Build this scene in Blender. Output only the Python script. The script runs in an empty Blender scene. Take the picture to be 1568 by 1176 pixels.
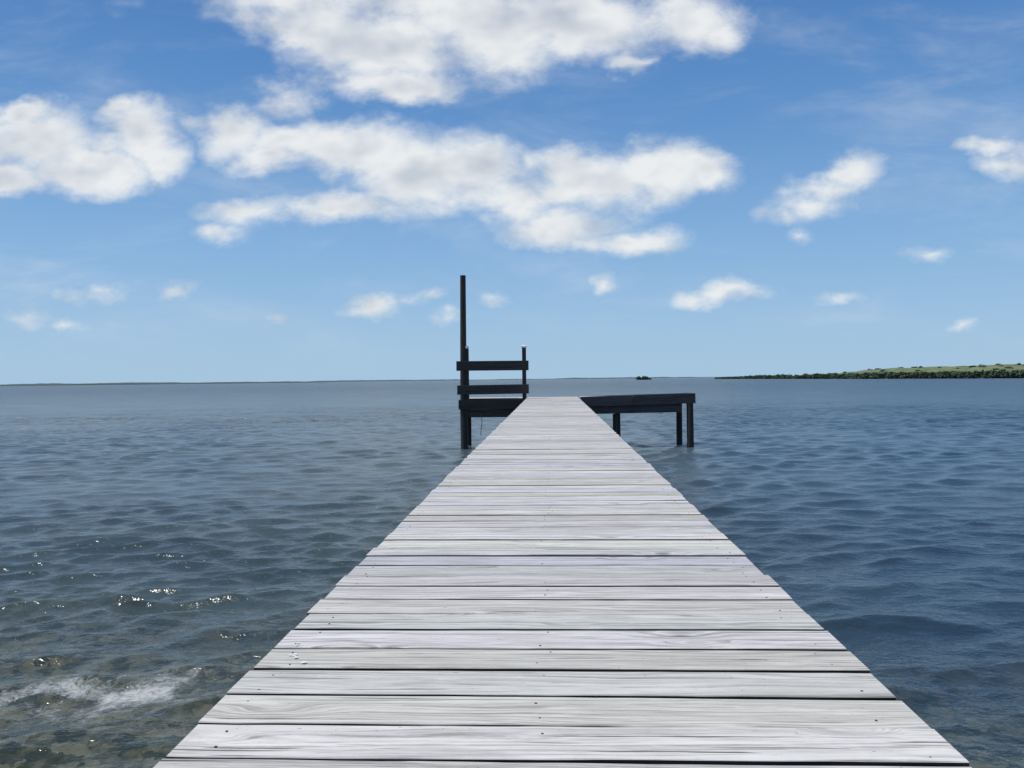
import bpy, math, random
import numpy as np
from mathutils import Matrix, Euler, Vector
random.seed(7); rng=np.random.default_rng(11)
sc=bpy.context.scene
sc.view_settings.view_transform='Standard'
try: sc.view_settings.look='None'
except: pass
sc.view_settings.exposure=0
H=2.30
SUN_EL=math.radians(67); SUN_AZ=math.radians(-92)   # azimuth measured from +Y towards +X

# ------------------------------------------------------------------ node helpers
class NT:
    def __init__(s,nt): s.nt=nt; s.n=nt.nodes; s.l=nt.links
    def new(s,t,**k):
        nd=s.n.new(t)
        for a,b in k.items(): setattr(nd,a,b)
        return nd
    def put(s,sock,v):
        if isinstance(v,bpy.types.NodeSocket): s.l.new(v,sock)
        elif v is not None: sock.default_value=v
    def m(s,op,a,b=None,c=None,clamp=False):
        nd=s.new('ShaderNodeMath',operation=op); nd.use_clamp=clamp
        for i,v in enumerate((a,b,c)):
            if v is not None: s.put(nd.inputs[i],v)
        return nd.outputs[0]
    def vm(s,op,a,b=None,scale=None,c=None):
        nd=s.new('ShaderNodeVectorMath',operation=op)
        s.put(nd.inputs[0],a)
        if b is not None: s.put(nd.inputs[1],b)
        if c is not None: s.put(nd.inputs[2],c)
        if scale is not None: s.put(nd.inputs['Scale'],scale)
        return nd.outputs['Value'] if op in('LENGTH','DOT_PRODUCT') else nd.outputs['Vector']
    def noise(s,vec,scale,detail=4,rough=.5,dist=0,col=False):
        nd=s.new('ShaderNodeTexNoise'); s.put(nd.inputs['Vector'],vec)
        nd.inputs['Scale'].default_value=scale; nd.inputs['Detail'].default_value=detail
        nd.inputs['Roughness'].default_value=rough; nd.inputs['Distortion'].default_value=dist
        return nd.outputs['Color'] if col else nd.outputs['Fac']
    def mr(s,v,a,b,c=0,d=1,smooth=True):
        nd=s.new('ShaderNodeMapRange'); nd.interpolation_type='SMOOTHSTEP' if smooth else 'LINEAR'
        nd.clamp=True
        s.put(nd.inputs[0],v)
        for i,x in zip((1,2,3,4),(a,b,c,d)): s.put(nd.inputs[i],x)
        return nd.outputs[0]
    def mix(s,f,a,b,mode='MIX'):
        nd=s.new('ShaderNodeMix',data_type='RGBA',blend_type=mode)
        s.put(nd.inputs[0],f)
        for i,v in ((6,a),(7,b)):
            if isinstance(v,tuple) and len(v)==3: v=v+(1,)
            s.put(nd.inputs[i],v)
        return nd.outputs[2]
    def sep(s,v):
        nd=s.new('ShaderNodeSeparateXYZ'); s.put(nd.inputs[0],v); return nd.outputs
    def comb(s,x,y,z=0.0):
        nd=s.new('ShaderNodeCombineXYZ')
        for i,v in enumerate((x,y,z)): s.put(nd.inputs[i],v)
        return nd.outputs[0]
def material(name):
    m=bpy.data.materials.new(name); m.use_nodes=True
    t=NT(m.node_tree); return m,t,m.node_tree.nodes['Principled BSDF']
def bump(t,b,h,strength,dist):
    nd=t.new('ShaderNodeBump'); nd.inputs['Strength'].default_value=strength
    nd.inputs['Distance'].default_value=dist; t.put(nd.inputs['Height'],h)
    t.l.new(nd.outputs[0],b.inputs['Normal']); return nd

# ------------------------------------------------------------------ world
w=bpy.data.worlds.new("World"); w.name="sky"; sc.world=w; w.use_nodes=True
try: w.cycles.sampling_method='NONE'
except Exception as e: print(e)
t=NT(w.node_tree); w.node_tree.nodes.remove(w.node_tree.nodes['Background'])
sky=t.new('ShaderNodeTexSky',sky_type='NISHITA'); sky.sun_disc=False
sky.sun_elevation=SUN_EL; sky.sun_rotation=SUN_AZ
sky.air_density=1.0; sky.dust_density=0.6; sky.ozone_density=2.0
d=t.new('ShaderNodeTexCoord').outputs['Generated']
X,Y,Z=t.sep(d)
ay=t.m('MAXIMUM',t.m('ABSOLUTE',Y),.06)
u=t.m('DIVIDE',X,ay); v=t.m('DIVIDE',Z,ay)
P=t.comb(u,v)
Pn=t.comb(u,t.m('MULTIPLY',v,1.5))
warp=t.vm('SUBTRACT',t.noise(Pn,6,2,.5,0,True),(.5,.5,.5))
Pw=t.vm('ADD',P,t.vm('MULTIPLY',warp,(.09,.05,0)))
warp2=t.vm('SUBTRACT',t.noise(Pn,24,3,.6,0,True),(.5,.5,.5))
Pw=t.vm('ADD',Pw,t.vm('MULTIPLY',warp2,(.040,.028,0)))
# cumulus lumps: (direction tangent u, elevation tangent v, half width, half height)*1000, weight
B=[(-280,430,95,36,1),(-190,400,112,52,1),(-66,415,125,60,1),(42,408,105,42,1),(150,415,85,38,1),(95,366,34,14,.7),
(-170,352,66,22,1),(-100,470,330,45,1),(205,400,36,22,.8),(-300,455,60,22,.7),
(-625,292,90,48,1),(-496,300,62,38,1),(-560,262,105,32,1),(-462,276,38,34,.9),(-655,250,60,22,1),(-520,322,36,20,.8),(-640,330,42,20,1),
(-312,338,50,26,.6),(-380,305,56,38,.8),(-312,292,70,30,1),(-220,277,110,36,1),(-150,250,105,52,1),(-96,243,72,44,1),(-343,270,50,24,.8),
(-250,208,88,24,.85),(-360,205,54,20,.6),(-392,175,38,13,.5),
(42,232,95,40,1),(125,243,78,40,1),(180,243,44,29,1),(5,178,80,26,.9),(88,160,58,17,.85),(-40,205,60,26,.8),
(350,240,38,25,.75),(303,205,58,18,.55),(268,192,40,12,.45),(290,165,16,9,.4),(332,222,40,18,.6),
(507,254,38,13,.65),(530,232,42,18,.6),(570,240,40,24,.5),
(65,108,20,14,.62),(207,94,40,12,.6),(176,88,28,8,.42),(-206,92,33,13,.62),(-331,77,20,10,.5),(-464,113,26,11,.42),(-547,117,36,13,.42),
(-581,67,20,8,.36),(-139,98,19,9,.42),(-70,92,14,9,.36),(-112,74,15,8,.32),(326,90,32,7,.42),(434,131,16,9,.38),(472,65,13,7,.33),(-635,77,30,15,.38)]
S=1/1.12
def reach(b):
    k=(1+.6/b[4])*1.12
    return (b[0]/1000-b[2]/1000*k-.05,b[0]/1000+b[2]/1000*k+.05,b[1]/1000-b[3]/1000*k-.035,b[1]/1000+b[3]/1000*k+.035)
RB=[(b,reach(b)) for b in B]
n1=t.noise(Pn,12,7,.60,.15)
m1=t.noise(Pn,9,3,.5); m2=t.noise(t.vm('ADD',Pn,(-.015,.045,0)),9,3,.5)
n1c=t.m('SUBTRACT',n1,.5)
cir=t.m('MULTIPLY',t.mr(t.noise(t.comb(u,t.m('MULTIPLY',v,3.4)),3.2,6,.62,.35),.44,.78),.26)
cir=t.m('MULTIPLY',cir,t.mr(Z,.0,.10))
hz=t.mr(Z,0.01,.05)
cr=t.new('ShaderNodeValToRGB'); t.l.new(Z,cr.inputs[0]); e=cr.color_ramp.elements
e[0].position=0; e[0].color=(.375,.575,.77,1); e[1].position=1; e[1].color=(.04,.13,.38,1)
for p_,c_ in ((.06,(.325,.53,.765,1)),(.15,(.235,.445,.735,1)),(.28,(.122,.30,.615,1)),(.42,(.066,.20,.50,1))):
    q=e.new(p_); q.color=c_
skyc=t.mix(.90,sky.outputs[0],t.vm('SCALE',cr.outputs[0],scale=10.0))
def background(col):
    bg=t.new('ShaderNodeBackground'); t.l.new(col,bg.inputs[0]); bg.inputs[1].default_value=.10; return bg.outputs[0]
CW=(8.5,8.7,8.75); CG=(4.7,5.3,6.2)
def leaf(bl):
    if not bl:
        return background(t.mix(cir,skyc,(7,7.4,7.8)))
    f=-.6
    for b,_ in bl:
        cu,cv,ru,rv,wt=b; sx,sy=1000/ru*S,1000/rv*S
        L=t.vm('LENGTH',t.vm('MULTIPLY_ADD',Pw,(sx,sy,0),c=(-cu/1000*sx,-cv/1000*sy,0)))
        f=t.m('SMOOTH_MAX',t.m('MULTIPLY_ADD',L,-wt,wt),f,.14)
    dens=t.m('MULTIPLY_ADD',n1c,1.25,f)
    mask=t.m('MAXIMUM',t.m('MULTIPLY',t.mr(dens,-.14,.68),hz),cir)
    shade=t.m('MULTIPLY_ADD',t.m('SUBTRACT',m1,m2),1.25,.88)
    shade=t.m('MULTIPLY_ADD',n1c,.35,shade)
    shade=t.m('SUBTRACT',shade,t.m('MULTIPLY',t.mr(dens,.45,1.15),.20))
    cloud=t.mix(t.mr(shade,.45,.95,smooth=False),CG,CW)
    return background(t.mix(t.m('MULTIPLY',mask,.96),skyc,cloud))
def tree(u0,u1,v0,v1,bl,depth):
    bl=[(b,r) for b,r in bl if r[0]<u1 and r[1]>u0 and r[2]<v1 and r[3]>v0]
    if len(bl)<=7 or depth==0: return leaf(bl)
    best=None
    for ax,(lo,hi) in ((0,(max(u0,-1),min(u1,1))),(1,(max(v0,0),min(v1,.6)))):
        for k in range(1,12):
            c=lo+(hi-lo)*k/12
            a=sum(1 for b,r in bl if r[ax*2]<c); bb=sum(1 for b,r in bl if r[ax*2+1]>c)
            area=(c-lo)/(hi-lo)
            sc_=a*area+bb*(1-area)
            if best is None or sc_*1.0<best[0]: best=(sc_,ax,c)
    _,ax,c=best
    if ax==0: A=tree(u0,c,v0,v1,bl,depth-1); Bq=tree(c,u1,v0,v1,bl,depth-1)
    else: A=tree(u0,u1,v0,c,bl,depth-1); Bq=tree(u0,u1,c,v1,bl,depth-1)
    mx=t.new('ShaderNodeMixShader'); t.l.new(t.m('GREATER_THAN',(u,v)[ax],c),mx.inputs[0])
    t.l.new(A,mx.inputs[1]); t.l.new(Bq,mx.inputs[2]); return mx.outputs[0]
root=tree(-20,20,-20,20,RB,4)
t.l.new(root,w.node_tree.nodes['World Output'].inputs[0])

# ------------------------------------------------------------------ sun
sd=bpy.data.lights.new('sun','SUN'); sd.energy=3.9; sd.angle=math.radians(.5); sd.color=(1,.96,.895)
so=bpy.data.objects.new('sun',sd); sc.collection.objects.link(so)
sv=Vector((math.sin(SUN_AZ)*math.cos(SUN_EL),math.cos(SUN_AZ)*math.cos(SUN_EL),math.sin(SUN_EL)))
so.rotation_euler=sv.to_track_quat('Z','Y').to_euler(); so.location=(0,0,30)

# ------------------------------------------------------------------ materials
def wood(name,light,dark,warm,tint=.3,contrast=1.0):
    m,t,b=material(name)
    at=t.new('ShaderNodeAttribute',attribute_name='pc').outputs['Vector']
    rn=t.new('ShaderNodeAttribute',attribute_name='rnd').outputs['Vector']
    r1,r2,r3=t.sep(rn)
    x,y,z=t.sep(at)
    kv=t.new('ShaderNodeTexVoronoi'); kv.inputs['Scale'].default_value=1
    t.put(kv.inputs['Vector'],t.comb(t.m('MULTIPLY',x,1.9),t.m('MULTIPLY',y,6.0),0.0))
    kd=kv.outputs['Distance']
    kon=t.m('GREATER_THAN',t.sep(kv.outputs['Color'])[0],.60)
    knot=t.m('MULTIPLY',t.mr(kd,.03,.10,1,0),kon)
    swirl=t.m('MULTIPLY',t.mr(kd,.0,.42,1,0),kon)
    low=t.noise(t.comb(t.m('MULTIPLY',x,.9),t.m('MULTIPLY',y,7),z),1.0,2,.5)
    yw=t.m('ADD',t.m('ADD',y,t.m('MULTIPLY',low,.14)),t.m('MULTIPLY',swirl,.07))
    rings=t.noise(t.comb(t.m('MULTIPLY',x,.35),t.m('MULTIPLY',yw,90),z),1.0,3,.6)
    fine=t.noise(t.comb(t.m('MULTIPLY',x,8),t.m('MULTIPLY',y,200),z),1.0,4,.7)
    mid=t.noise(t.comb(t.m('MULTIPLY',x,1.6),t.m('MULTIPLY',yw,30),z),1.0,5,.62)
    blot=t.noise(t.comb(t.m('MULTIPLY',x,2.4),t.m('MULTIPLY',y,7),z),1.0,6,.65)
    g=t.m('ADD',t.m('MULTIPLY',rings,.62),t.m('ADD',t.m('MULTIPLY',fine,.30),t.m('MULTIPLY',mid,.35)))
    gd=t.mr(g,.47,.73)
    c=t.mix(gd,dark,light)
    c=t.mix(t.m('MULTIPLY',t.mr(blot,.42,.66),.45),c,warm)
    st=t.noise(t.comb(t.m('MULTIPLY',x,1.5),t.m('MULTIPLY',y,4),t.m('ADD',z,9.)),1.0,7,.72)
    c=t.mix(t.mr(st,.53,.72,0,.50),c,t.mix(.6,dark,warm))
    sc2=t.noise(t.comb(t.m('MULTIPLY',x,3.0),t.m('MULTIPLY',y,16),t.m('ADD',z,3.)),1.0,6,.7)
    c=t.mix(t.mr(sc2,.52,.70,0,.60),c,tuple(min(1,k*1.12) for k in light))
    spk=t.noise(t.comb(t.m('MULTIPLY',x,45),t.m('MULTIPLY',y,90),z),1.0,3,.6)
    c=t.mix(t.m('MULTIPLY',t.mr(spk,.66,.74),t.mr(blot,.4,.6)),c,tuple(k*.6 for k in dark))
    hs=t.new('ShaderNodeHueSaturation')
    t.put(hs.inputs['Value'],t.m('MULTIPLY_ADD',r1,.24,.89)); t.put(hs.inputs['Saturation'],t.m('MULTIPLY_ADD',r2,1.0,.4))
    t.put(hs.inputs['Color'],c); c=hs.outputs[0]
    c=t.mix(t.m('MULTIPLY',t.mr(r3,.5,1.),tint),c,t.mix(1,c,(.95,.95,1.05),'MULTIPLY'))
    c=t.mix(t.m('MULTIPLY',t.mr(r3,.4,0.),tint),c,t.mix(1,c,(.98,1.02,.95),'MULTIPLY'))
    c=t.mix(t.m('MULTIPLY',knot,.8),c,tuple(k*.4 for k in dark))
    sp=t.noise(t.comb(t.m('MULTIPLY',x,1.5),t.m('MULTIPLY',y,70),t.m('ADD',z,5.0)),1.0,3,.5)
    split=t.mr(sp,.66,.695)
    c=t.mix(t.m('MULTIPLY',split,.85),c,tuple(k*.2 for k in dark))
    t.l.new(c,b.inputs['Base Color'])
    b.inputs['Roughness'].default_value=.85
    b.inputs['Specular IOR Level'].default_value=.2
    hgt=t.m('SUBTRACT',t.m('ADD',g,t.m('MULTIPLY',knot,.3)),t.m('MULTIPLY',split,1.2))
    bump(t,b,hgt,.8,.005)
    return m
M_deck=wood('weathered_deck_wood',(.580,.560,.525),(.215,.203,.188),(.425,.405,.372),.6)
M_side=wood('gap_shade_board_edge',(.060,.054,.048),(.020,.019,.018),(.040,.036,.032))  # board sides coloured dark to paint shade into the plank gaps
M_dark=wood('dark_creosote_wood',(.062,.056,.052),(.018,.017,.017),(.042,.039,.038))
M_fascia=wood('grey_dark_wood',(.090,.087,.090),(.026,.026,.028),(.060,.059,.062))
def plain(name,col,rough=.6,metal=0,nscale=20):
    m,t,b=material(name)
    n=t.noise(t.new('ShaderNodeTexCoord').outputs['Object'],nscale,4,.6)
    t.l.new(t.mix(n,tuple(c*.75 for c in col),tuple(min(1,c*1.2) for c in col)),b.inputs['Base Color'])
    b.inputs['Roughness'].default_value=rough; b.inputs['Metallic'].default_value=metal
    return m
M_nail=plain('rusty_nail',(.07,.055,.05),.7,.3,300)
M_white=plain('white_plastic',(.75,.75,.74),.4)
M_drop=plain('bird_dropping',(.70,.70,.69),.8,0,60)
M_rope=plain('old_rope',(.12,.11,.09),.9,0,60)

# ------------------------------------------------------------------ board builder
class Mesher:
    def __init__(s): s.v=[];s.f=[];s.pc=[];s.rnd=[];s.mi=[]
    def board(s,L,W,T,mat4,mi=0,ch=.004,jit=0.0,nseg=1,sag=0.0,side=None):
        """board: length along x, width y, thickness z, chamfered, centred"""
        o=len(s.v); r=[random.random() for _ in range(3)]; off=(random.random()*90,random.random()*90,random.random()*50)
        prof=[(-W/2+ch,-T/2),(W/2-ch,-T/2),(W/2,-T/2+ch),(W/2,T/2-ch),(W/2-ch,T/2),(-W/2+ch,T/2),(-W/2,T/2-ch),(-W/2,-T/2+ch)]
        if nseg>1:
            a1,a2=random.uniform(0,6),random.uniform(0,6)
        for i in range(nseg+1):
            tt=i/nseg; x=-L/2+L*tt
            wob=(math.sin(tt*5+a1)*jit if nseg>1 else 0); wz=(math.sin(tt*4+a2)*sag if nseg>1 else 0)
            wj=random.uniform(-1,1)*jit*.8 if nseg>1 else 0; wk=random.uniform(-1,1)*jit*.8 if nseg>1 else 0
            for j,(yy,zz) in enumerate(prof):
                ww=wob+(wj if yy>0 else wk)
                s.v.append(tuple(mat4@Vector((x,yy+ww,zz+wz))))
                s.pc.append((x+off[0],yy+off[1]+(zz if abs(yy)>=W/2-1e-6 else 0),zz+off[2])); s.rnd.append(r)
        for i in range(nseg):
            a=o+i*8;b=a+8
            for j in range(8):
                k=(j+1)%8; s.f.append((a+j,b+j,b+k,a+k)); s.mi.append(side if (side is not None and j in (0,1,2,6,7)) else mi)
        s.f.append(tuple(o+j for j in range(8))); s.mi.append(mi)
        s.f.append(tuple(o+nseg*8+j for j in reversed(range(8)))); s.mi.append(mi)
    def cyl(s,p0,p1,r0,r1,n=16,mi=0,rings=1,wob=0):
        o=len(s.v); r=[random.random() for _ in range(3)]; off=(random.random()*90,random.random()*90,random.random()*50)
        p0=Vector(p0);p1=Vector(p1);ax=(p1-p0);L=ax.length;q=ax.to_track_quat('Z','Y')
        for i in range(rings+1):
            tt=i/rings; rr=r0+(r1-r0)*tt
            for j in range(n):
                a=2*math.pi*j/n; r2=rr*(1+wob*random.uniform(-1,1))
                s.v.append(tuple(p0+q@Vector((r2*math.cos(a),r2*math.sin(a),L*tt))))
                s.pc.append((L*tt+off[0],a*rr+off[1],off[2])); s.rnd.append(r)
        for i in range(rings):
            a=o+i*n;b=a+n
            for j in range(n):
                k=(j+1)%n; s.f.append((a+j,a+k,b+k,b+j)); s.mi.append(mi)
        s.f.append(tuple(o+rings*n+j for j in range(n))); s.mi.append(mi)
        s.f.append(tuple(o+j for j in reversed(range(n)))); s.mi.append(mi)
    def obj(s,name,mats,parent=None,smooth=False):
        me=bpy.data.meshes.new(name); me.from_pydata(s.v,[],s.f); 
        for m in mats: me.materials.append(m)
        me.polygons.foreach_set('material_index',s.mi)
        for nm,dat in (('pc',s.pc),('rnd',s.rnd)):
            a=me.attributes.new(nm,'FLOAT_VECTOR','POINT'); a.data.foreach_set('vector',np.array(dat,dtype=np.float32).ravel())
        me.update()
        ob=bpy.data.objects.new(name,me); sc.collection.objects.link(ob)
        if parent: ob.parent=parent
        return ob
def empty(name,loc=(0,0,0)):
    e=bpy.data.objects.new(name,None); sc.collection.objects.link(e); e.empty_display_size=.3; return e
def T(x,y,z): return Matrix.Translation((x,y,z))
def zdeck(y): return H-.84+.00692*y

# ------------------------------------------------------------------ pier
YF=28.0; YE=29.75; PW=1.74
pier=empty('wooden_pier')
pl=Mesher(); nails=Mesher()
y=2.015-.187*18; k=0; slope=math.atan(.00692)
while y<YE-.1:
    gap=random.choice([.010,.012,.014,.016,.018,.021]) if y<9 else random.choice([.006,.010,.014,.018])
    pitch=.187+random.uniform(-.004,.004)
    W=pitch-gap
    yc=y+gap+W/2
    L=PW+random.uniform(-.010,.010)
    dz=random.uniform(-.0025,.0025)
    M=T(random.uniform(-.006,.006),yc,zdeck(yc)-.019+dz)@Matrix.Rotation(random.gauss(0,.0024),4,'Z')@Matrix.Rotation(slope+random.gauss(0,.006),4,'X')
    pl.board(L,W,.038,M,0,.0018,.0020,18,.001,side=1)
    if yc<16:
        for bx in (-.79,-.04,.78):
            for s_ in (-.3,.3):
                if random.random()<.3: continue
                nx=bx+random.gauss(0,.015); ny=yc+s_*W+random.uniform(-.018,.018)
                z0=zdeck(ny)+dz; rr=random.uniform(.0024,.0040)
                nails.cyl((nx,ny,z0-.004),(nx,ny,z0+.0010),rr,rr,8,0)
    y+=pitch; k+=1
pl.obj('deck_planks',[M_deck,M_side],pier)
nails.obj('nails',[M_nail],pier)
fr=Mesher()
for x in (-.72,0,.72):
    for s0 in np.arange(-1.2,YE-.2,3.4):
        e=min(s0+3.4,YE-.06); ym=(s0+e)/2
        fr.board(e-s0-.004,.045,.19,T(x,ym,zdeck(ym)-.038-.098)@Matrix.Rotation(math.pi/2,4,'Z')@Matrix.Rotation(-slope,4,'Y'),0,.003)
fr.obj('stringers',[M_dark],pier)
pp=Mesher()
for yy in np.arange(.6,27.5,3.0):
    for x in (-.62,.62):
        pp.cyl((x,yy,-1.6),(x+random.uniform(-.015,.015),yy,zdeck(yy)-.24),.105,.095,16,0,8,.02)
    pp.board(1.62,.05,.20,T(0,yy-.13,zdeck(yy)-.34),0,.004)
    pp.board(1.62,.05,.20,T(0,yy+.13,zdeck(yy)-.34),0,.004)
pp.obj('pilings',[M_dark],pier)
dr=Mesher()
for (cx,cy,n) in ((-.78,2.51,5),(-.80,2.62,2),(-.74,2.44,3)):
    for i in range(n):
        x=cx+random.gauss(0,.010); yy=cy+random.gauss(0,.008); r=random.uniform(.003,.007)
        o=len(dr.v); nn=11
        for j in range(nn):
            a=2*math.pi*j/nn; q=r*random.uniform(.6,1.3)
            dr.v.append((x+q*math.cos(a)*1.3,yy+q*math.sin(a),zdeck(yy)+.0035+i*.0003)); dr.pc.append((0,0,0)); dr.rnd.append((0,0,0))
        dr.f.append(tuple(range(o,o+nn))); dr.mi.append(0)
dr.obj('bird_droppings',[M_drop],pier)

# ------------------------------------------------------------------ T-head platform (right)
plat=empty('dock_platform')
q=Mesher()
x0,x1=.90,4.66
y=YF+.06
while y<YE-.1:
    pt=.187; gap=.012
    yc=y+pt/2
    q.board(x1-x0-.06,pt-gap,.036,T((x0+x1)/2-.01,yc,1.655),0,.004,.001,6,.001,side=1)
    y+=pt
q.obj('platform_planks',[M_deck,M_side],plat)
q=Mesher()
tl=math.atan((1.772-1.690)/(x1-x0))
def lean(x): return 1.690+(x-x0)*math.tan(tl)
xm=2.62
for (a,b) in ((x0+.02,xm-.004),(xm+.004,x1)):
    c=(a+b)/2
    q.board(b-a,.045,.33,T(c,YF,lean(c)-.165)@Matrix.Rotation(-tl,4,'Y'),0,.006,.002,6,.001)
    q.board(b-a,.045,.28,T(c,YE,lean(c)-.16)@Matrix.Rotation(-tl,4,'Y'),0,.006,.002,6,.001)
q.board(YE-YF-.06,.045,.32,T(x1-.03,(YF+YE)/2,1.605)@Matrix.Rotation(math.pi/2,4,'Z'),0,.006)
q.board(3.40,.09,.34,T(x0+1.62,YF+.17,1.30)@Matrix.Rotation(-.012,4,'Y'),0,.006,.002,6)
q.board(3.40,.09,.30,T(x0+1.70,YE-.22,1.30)@Matrix.Rotation(-.012,4,'Y'),0,.006,.002,6)
q.board(YE-YF-.6,.07,.24,T(2.09,(YF+YE)/2,1.28)@Matrix.Rotation(math.pi/2,4,'Z'),0,.006)
q.board(YE-YF-.6,.07,.24,T(4.14,(YF+YE)/2,1.28)@Matrix.Rotation(math.pi/2,4,'Z'),0,.006)
q.obj('fascia_boards',[M_fascia],plat)
q=Mesher()
for (x,yy,r) in ((2.11,YF+.42,.115),(2.22,YE-.40,.10)):
    q.cyl((x,yy,-1.8),(x,yy,1.10),r*1.04,r,18,0,10,.015)
q.cyl((4.52,YF+.15,-1.8),(4.50,YF+.15,1.62),.115,.11,18,0,10,.015)
q.cyl((4.36,YE-.18,-1.8),(4.36,YE-.18,1.60),.105,.10,18,0,10,.015)
q.obj('pilings',[M_dark],plat)

# ------------------------------------------------------------------ left: railing with tall mooring pole
rail=empty('dock_railing')
q=Mesher(); cx=(-3.17-.78)/2; Lr=2.39
q.board(Lr,.045,.32,T(cx,YF-.02,2.75)@Matrix.Rotation(.004,4,'Y'),0,.005,.002,6,.001)
q.board(Lr-.02,.045,.31,T(cx+.01,YF-.02,1.965)@Matrix.Rotation(-.006,4,'Y'),0,.005,.002,6,.001)
q.board(2.14,.09,.32,T(-2.03,YF,1.47),0,.005,.002,6,.001)
q.board(2.02,.07,.26,T(-2.0,YF+.08,1.175),0,.005,.002,6,.001)
q.board(YE-YF-.1,.045,.28,T(-3.10,(YF+YE)/2,1.48)@Matrix.Rotation(math.pi/2,4,'Z'),0,.005)
q.board(2.14,.06,.28,T(-2.03,YE,1.48),0,.005)
q.obj('rails',[M_dark],rail)
q=Mesher()
q.board(2.02,.15,.13,T(-.93,YF+.085,2.32)@Matrix.Rotation(math.pi/2,4,'Y'),0,.008,.002,6,.001)
q.board(2.3,.13,.12,T(-2.83,YF+.10,2.18)@Matrix.Rotation(math.pi/2,4,'Y'),0,.008,.002,6,.001)
q.cyl((-.93,YF+.30,-1.8),(-.93,YF+.30,1.30),.11,.10,18,0,10,.015)
q.cyl((-2.95,YE-.2,-1.8),(-2.95,YE-.2,1.60),.11,.10,18,0,10,.015)
q.obj('posts',[M_dark],rail)
q=Mesher()
for x,z in ((-.93,3.33),(-2.83,3.33)):
    s_=1.0 if x>-1.5 else .7
    q.cyl((x,YF+.085,z),(x,YF+.085,z+.05),.075*s_,.10*s_,20,0)
    q.cyl((x,YF+.085,z+.052),(x,YF+.085,z+.09),.11*s_,.05*s_,20,0)
q.obj('post_caps',[M_white],rail)
pole=Mesher()
pole.cyl((-2.93,YF+.10+.0,-1.9),(-2.965,YF+.13,1.0),.120,.112,18,0,10,.012)
pole.cyl((-2.965,YF+.13,1.0),(-2.93,YF+.10,5.76),.112,.092,18,0,16,.012)
po=pole.obj('mooring_pole',[M_dark])
rp=Mesher()
pts=[Vector((-2.36+.02*math.sin(i*.6),YF-.06,1.12-i*.075)) for i in range(10)]
for a,b in zip(pts[:-1],pts[1:]): rp.cyl(a,b,.011,.011,8,0)
rp.obj('hanging_rope',[M_rope],rail)
q=Mesher(); y=YF+.10
while y<YE-.1:
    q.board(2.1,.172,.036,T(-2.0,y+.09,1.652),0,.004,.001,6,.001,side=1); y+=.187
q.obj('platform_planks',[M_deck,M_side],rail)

# ------------------------------------------------------------------ water
def water():
    r=[.6]
    while r[-1]<30000:
        a=r[-1]
        if a<4: st=.25
        elif a<70: st=min(max(a*a/2800,.020),.13)
        else: st=min(.13*(1+((a-70)*.06)),a*.12)
        r.append(a+st)
    r=np.array(r)
    dn=np.radians(np.linspace(-44,36,780)); co=np.radians(np.linspace(36,316,70)[1:-1])
    th=np.concatenate([dn,co]); nr,nt=len(r),len(th)
    R,TH=np.meshgrid(r,th,indexing='ij')
    Xw=R*np.sin(TH); Yw=R*np.cos(TH)
    Zw=np.zeros_like(Xw)
    st=np.gradient(r)[:,None]*np.ones((1,nt))
    dth=np.gradient(np.unwrap(th))[None,:]*R
    cell=np.maximum(st,np.abs(dth))
    N=90
    wx=.25*np.sin(Xw*.31+Yw*.17+1)+.18*np.sin(Yw*.43-Xw*.29+2.2)+.06*np.sin(Xw*1.3+Yw*.9)
    wy=.22*np.sin(Xw*.37-Yw*.21+.4)+.16*np.sin(Yw*.33+Xw*.53+4)+.06*np.sin(Xw*1.1-Yw*1.5+3)
    Xd=Xw+wx; Yd=Yw+wy
    left=1/(1+np.exp((Xw-0)/2.0))
    dX=np.zeros_like(Zw); dY=np.zeros_like(Zw)
    for i in range(N):
        lam=.16*(9.5**(rng.random()**1.0))
        ang=math.radians(-90+22+rng.normal(0,25))
        kx,ky=math.cos(ang)*2*math.pi/lam,math.sin(ang)*2*math.pi/lam
        s=.0300*(1.2 if .25<lam<.9 else .8)
        A=s*lam/(2*math.pi)*np.clip((lam/cell-2.2)/2.0,0,1)
        A=A*np.clip((90-R)/45,0,1)
        if lam<.5: A=A*(.85+.30*left)
        ph=kx*Xd+ky*Yd+rng.random()*6.28
        Zw+=A*np.sin(ph); c=np.cos(ph)*A*1.0
        dX+=c*math.cos(ang); dY+=c*math.sin(ang)
    gust=.93+.22*np.sin(Xw*.21+Yw*.13+1.1)*np.sin(Yw*.19-Xw*.11)+.14*np.sin(Xw*.6-Yw*.4)*np.sin(Yw*.7+Xw*.3)
    gust=gust*np.clip((R-3.0)/6.5,.40,1)
    Zw*=gust
    V=np.stack([Xw+dX*gust,Yw+dY*gust,Zw],-1).reshape(-1,3)
    i=np.arange(nr-1)[:,None]*nt; j=np.arange(nt)[None,:]; j2=(j+1)%nt
    F=np.stack([i+j,i+nt+j,i+nt+j2,i+j2],-1).reshape(-1,4)
    me=bpy.data.meshes.new('sea_water')
    me.vertices.add(len(V)); me.vertices.foreach_set('co',V.astype(np.float32).ravel())
    me.loops.add(F.size); me.loops.foreach_set('vertex_index',F[:,::-1].astype(np.int32).ravel())
    me.polygons.add(len(F)); me.polygons.foreach_set('loop_start',np.arange(0,F.size,4,dtype=np.int32))
    me.polygons.foreach_set('use_smooth',np.ones(len(F),dtype=bool))
    me.update(calc_edges=True)
    if me.polygons[len(F)//2].normal.z<0: me.flip_normals()
    ob=bpy.data.objects.new('sea_water',me); sc.collection.objects.link(ob); return ob
sea=water()
m,t,b=material('sea_water')
pos=t.new('ShaderNodeNewGeometry').outputs['Position']
x,y,z=t.sep(pos)
dist=t.vm('LENGTH',pos)
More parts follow.
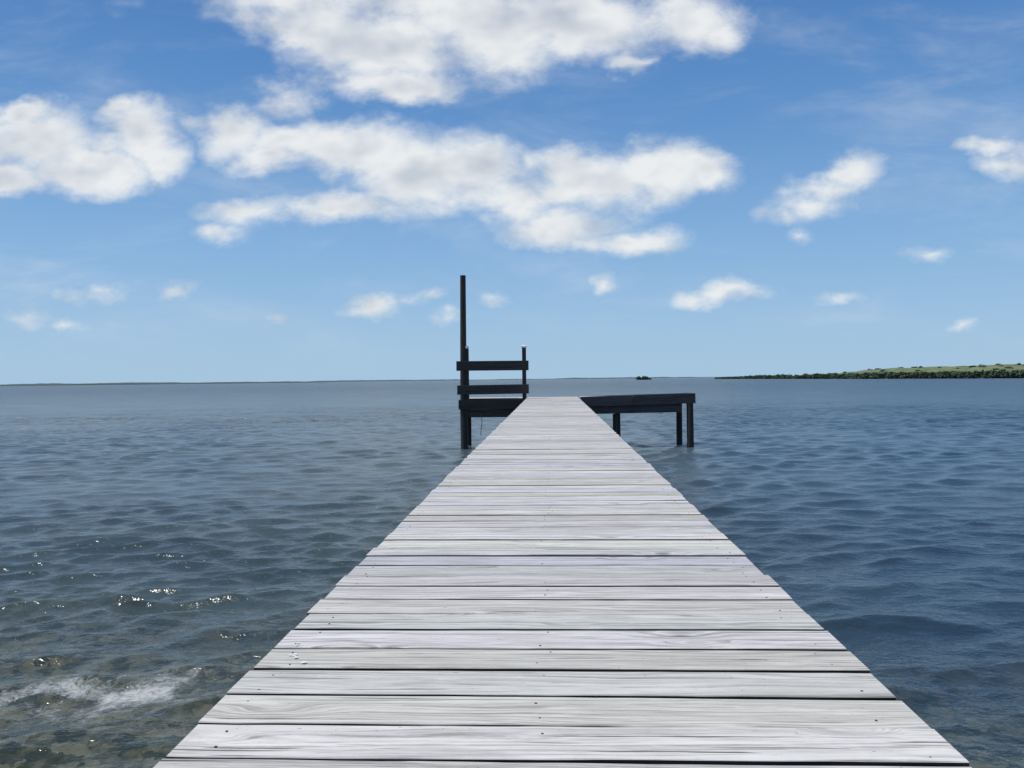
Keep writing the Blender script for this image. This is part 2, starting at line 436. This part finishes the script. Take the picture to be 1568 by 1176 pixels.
right=t.mr(t.m('DIVIDE',x,t.m('MAXIMUM',y,1.0)),-.1,.5)
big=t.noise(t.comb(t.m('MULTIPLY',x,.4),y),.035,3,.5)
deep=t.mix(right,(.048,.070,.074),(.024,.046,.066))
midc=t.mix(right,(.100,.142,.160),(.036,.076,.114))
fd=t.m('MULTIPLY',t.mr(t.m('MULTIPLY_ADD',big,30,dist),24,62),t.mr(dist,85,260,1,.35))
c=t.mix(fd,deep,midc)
pat=t.noise(t.comb(t.m('MULTIPLY',x,.22),t.m('MULTIPLY',y,.5)),.6,5,.6)
c=t.mix(1.0,c,t.mix(t.mr(pat,.32,.68),(.72,.76,.80),(1.22,1.20,1.14)),'MULTIPLY')
sh=t.m('ADD',t.m('MULTIPLY_ADD',t.noise(pos,.5,3,.6),2.6,y),t.m('MULTIPLY',x,.25))
shal=t.mr(sh,5.4,10.2,1,0)
pv=t.new('ShaderNodeTexVoronoi'); pv.inputs['Scale'].default_value=9
t.put(pv.inputs['Vector'],t.vm('ADD',t.comb(x,y),t.vm('SCALE',t.noise(pos,6,3,.6,0,True),scale=.25)))
bot=t.m('ADD',t.m('MULTIPLY',t.noise(pos,5,6,.75),.75),t.m('MULTIPLY',t.sep(pv.outputs['Color'])[0],.28))
brown=t.mix(t.mr(bot,.36,.70),(.022,.028,.015),(.120,.118,.072))
c=t.mix(t.m('MULTIPLY',shal,.94),c,brown)
wv=t.noise(pos,.9,3,.6)
ln=t.m('ABSOLUTE',t.m('SUBTRACT',t.m('MULTIPLY_ADD',x,-.06,y),t.m('MULTIPLY_ADD',wv,1.8,5.42)))
fm=t.m('MULTIPLY',t.mr(ln,.0,.70,1,0),t.mr(x,-2.2,-2.8))
fm=t.m('MULTIPLY',fm,t.mr(t.noise(pos,1.7,2,.5),.28,.58))
fn=t.noise(pos,12,6,.78,.8)
foam=t.m('MULTIPLY',t.mr(t.m('MULTIPLY_ADD',fm,.42,fn),.60,1.08),t.mr(fm,.02,.35))
c=t.mix(t.m('MULTIPLY',foam,.85),c,(.52,.54,.53))
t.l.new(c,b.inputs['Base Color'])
t.l.new(t.m('ADD',t.mr(dist,10,160,.19,.26),t.m('MULTIPLY',foam,.6)),b.inputs['Roughness'])
b.inputs['IOR'].default_value=1.333
s1=t.noise(t.comb(x,t.m('MULTIPLY',y,1.4)),7,3,.6,.4)
s2=t.noise(t.comb(t.m('MULTIPLY',x,.50),y),2.0,4,.68,.3)
far=t.mr(dist,26,70)
hh=t.m('ADD',t.m('MULTIPLY',s1,.024),t.m('MULTIPLY',t.m('MULTIPLY',s2,.46),far))
bump(t,b,hh,1.0,1.0)
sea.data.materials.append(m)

# ------------------------------------------------------------------ shore / sea bed sheet
def sheet(name,xs,ys,zf,mat):
    vs=[(a,bb,zf(a,bb)) for bb in ys for a in xs]; n=len(xs)
    fs=[(i*n+j,i*n+j+1,(i+1)*n+j+1,(i+1)*n+j) for i in range(len(ys)-1) for j in range(n-1)]
    me=bpy.data.meshes.new(name); me.from_pydata(vs,[],fs); me.materials.append(mat)
    for p in me.polygons: p.use_smooth=True
    ob=bpy.data.objects.new(name,me); sc.collection.objects.link(ob); return ob
m,t,b=material('wet_sand')
pos=t.new('ShaderNodeNewGeometry').outputs['Position']
n=t.noise(pos,3,8,.65); n2=t.noise(pos,40,4,.6)
c=t.mix(n,(.20,.17,.12),(.36,.32,.25)); c=t.mix(t.m('MULTIPLY',t.mr(t.sep(pos)[2],.25,.0),.7),c,(.09,.08,.06))
t.l.new(c,b.inputs['Base Color']); b.inputs['Roughness'].default_value=.85; bump(t,b,t.m('ADD',n,n2),.5,.02)
xs=sorted(list(np.linspace(-30,30,90))+[-400,-150,-70,70,150,400])
ys=list(np.linspace(-300,-20,12))+list(np.linspace(-18,12,60))+[30,80,400]
sheet('sandy_shore',xs,ys,lambda a,bb: max(-2.5,min(.75,(3.6-bb)*.11+.12*math.sin(a*.25)+.04*math.sin(a*1.3+bb))),m)

# ------------------------------------------------------------------ distant land
m_gr,t,b=material('marsh_grass')
pos=t.new('ShaderNodeNewGeometry').outputs['Position']
px_,py_,pz_=t.sep(pos)
n=t.noise(t.comb(px_,py_,t.m('MULTIPLY',pz_,9)),.09,7,.7); 
c=t.mix(t.mr(n,.38,.62),(.070,.105,.042),(.155,.185,.072)); 
t.l.new(c,b.inputs['Base Color']); b.inputs['Roughness'].default_value=.9
m_mg,t,b=material('mangrove_foliage')
pos=t.new('ShaderNodeNewGeometry').outputs['Position']
n=t.noise(pos,.2,5,.7)
c=t.mix(t.mr(n,.35,.68),(.034,.058,.038),(.080,.115,.052))
t.l.new(c,b.inputs['Base Color']); b.inputs['Roughness'].default_value=.9
def coastmat(name,a,bcol):
    m,t,b=material(name)
    pos=t.new('ShaderNodeNewGeometry').outputs['Position']
    t.l.new(t.mix(t.noise(pos,.02,5,.7),a,bcol),b.inputs['Base Color']); b.inputs['Roughness'].default_value=1
    b.inputs['Specular IOR Level'].default_value=0
    return m
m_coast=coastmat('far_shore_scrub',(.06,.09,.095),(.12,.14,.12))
m_coast2=coastmat('hazy_far_shore',(.09,.13,.17),(.13,.17,.19))  # both shore colours lightened bluish, painting aerial haze into them

ctrl=[(.186,880),(.235,760),(.30,620),(.36,520),(.46,450),(.56,400),(.75,360),(1.0,330),(1.3,320)]
cu=np.array([c_[0] for c_ in ctrl]); cd=np.array([c_[1] for c_ in ctrl])
def shore(u_): return float(np.interp(u_,cu,cd))
us=np.linspace(.186,1.3,220); rows=26; vs=[];fs=[]
def topo(u_,s):
    hmax=np.interp(u_,[.186,.23,.32,.37,.42,.60,1.3],[.8,1.2,2.4,4.8,6.4,7.0,6.8])
    e=min(1,s/.55); z=hmax*(e*e*(3-2*e))*(1 if s<.8 else (1-s)/.2)
    z+=.35*math.sin(u_*70+s*7)*e*.6+.3*math.sin(u_*190+3*s)*e
    return max(z,-.4) if s>0 else -.4
for u_ in us:
    d0=shore(u_)
    for j in range(rows):
        s=j/(rows-1); yy=d0+s*220; 
        vs.append((u_*d0+s*60,yy,topo(u_,s)+(.25 if 0<s<.97 else 0)))
for i in range(len(us)-1):
    for j in range(rows-1):
        a=i*rows+j; fs.append((a,a+rows,a+rows+1,a+1))
me=bpy.data.meshes.new('grassy_island'); me.from_pydata(vs,[],fs); me.materials.append(m_gr)
for p in me.polygons: p.use_smooth=True
sc.collection.objects.link(bpy.data.objects.new('grassy_island',me))

def clumps(name,items,mat,size=.55,per=70):
    """items: (x,y,z,rx,rz) bushes built of many leaf-clump faces"""
    vs=[];fs=[]
    for (bx,by,bz,rx,rz) in items:
        n=int(per*max(.5,rx/2))
        for _ in range(n):
            d_=rng.normal(size=3); d_/=np.linalg.norm(d_); rr=rng.random()**.45
            px=bx+d_[0]*rx*rr; py=by+d_[1]*rx*rr; pz=bz+rz*.5+d_[2]*rz*.55*rr
            if pz<bz: pz=bz+rng.random()*.3
            a=rng.normal(size=3); a/=np.linalg.norm(a); b_=np.cross(a,rng.normal(size=3)); b_/=np.linalg.norm(b_)
            s=size*rng.uniform(.5,1.2); o=len(vs)
            for (p_,q_) in ((-1,-.6),(1,-.7),(.8,.6),(-.7,.8)):
                vs.append((px+s*(a[0]*p_+b_[0]*q_),py+s*(a[1]*p_+b_[1]*q_),max(pz+s*(a[2]*p_+b_[2]*q_),bz-.1)))
            fs.append((o,o+1,o+2,o+3))
    me=bpy.data.meshes.new(name); me.from_pydata(vs,[],fs); me.materials.append(mat)
    ob=bpy.data.objects.new(name,me); sc.collection.objects.link(ob)
it=[]
for _ in range(700):
    u_=.190+.76*rng.random()**1.3
    d0=shore(u_); s=abs(rng.normal(0,.04))+.012
    hgt=np.interp(u_,[.19,.24,.3,.6,1],[1.5,3.2,3.6,3.6,3.6])*rng.uniform(.6,1.1)
    it.append((u_*d0+s*60,d0+s*220,max(0,topo(u_,s)-.3),rng.uniform(1.4,3.4),hgt))
for _ in range(60):
    u_=.3+.6*rng.random(); d0=shore(u_); s=rng.uniform(.15,.7)
    it.append((u_*d0+s*60,d0+s*220,topo(u_,s)-.2,rng.uniform(1.,2.2),rng.uniform(.6,1.3)))
clumps('mangrove_trees',it,m_mg)
it=[]
for _ in range(16):
    it.append((.107*900+rng.normal(0,5.0),900+rng.normal(0,3),-.1,rng.uniform(1.5,3.0),rng.uniform(1.8,4.2)))
clumps('mangrove_islet',it,m_mg,.6,60)
def coast(name,xa,xb,yy,hmin,hmax,mat,n=500,seed=1,dy=0):
    r=np.random.default_rng(seed); xs=np.linspace(xa,xb,n)
    h=np.zeros(n)
    for k_ in range(1,9):
        h+=np.interp(np.linspace(0,1,n),np.linspace(0,1,4*2**k_//2),r.random(4*2**k_//2))/1.45**k_
    h=(h-h.min())/(h.max()-h.min()); e=np.clip(np.minimum(np.linspace(0,14,n),np.linspace(14,0,n)),0,1)
    h=(hmin+(hmax-hmin)*h)*e-.05
    vs=[];fs=[]
    for i in range(n):
        y0=yy+dy*(i/n)+12*math.sin(i*.02)
        vs+=[(xs[i],y0,-.4),(xs[i],y0+3,h[i]*.6),(xs[i],y0+14,h[i]),(xs[i],y0+80,-.4)]
    for i in range(n-1):
        for j in range(3):
            a=i*4+j; fs.append((a,a+4,a+5,a+1))
    me=bpy.data.meshes.new(name); me.from_pydata(vs,[],fs); me.materials.append(mat)
    sc.collection.objects.link(bpy.data.objects.new(name,me))
coast('distant_shoreline',-1500,-420,1500,.8,3.6,m_coast,seed=3,dy=120)
coast('distant_shoreline',-860,520,2700,1.6,5.0,m_coast2,seed=5)
coast('distant_shoreline',330,700,2400,1.0,3.2,m_coast2,seed=9)
coast('distant_shoreline',-1700,-800,2300,2.5,6.0,m_coast2,seed=12)

# ------------------------------------------------------------------ camera
cd_=bpy.data.cameras.new('camera'); cam=bpy.data.objects.new('camera',cd_); sc.collection.objects.link(cam)
cd_.sensor_width=36; cd_.lens=36*1300/1568; cd_.clip_start=.05; cd_.clip_end=60000
Rm=Matrix.Rotation(math.radians(2.73),4,'Z')@Matrix.Rotation(math.radians(90-.33),4,'X')@Matrix.Rotation(math.radians(-.66),4,'Z')
cam.matrix_world=T(0,0,H)@Rm
sc.camera=cam
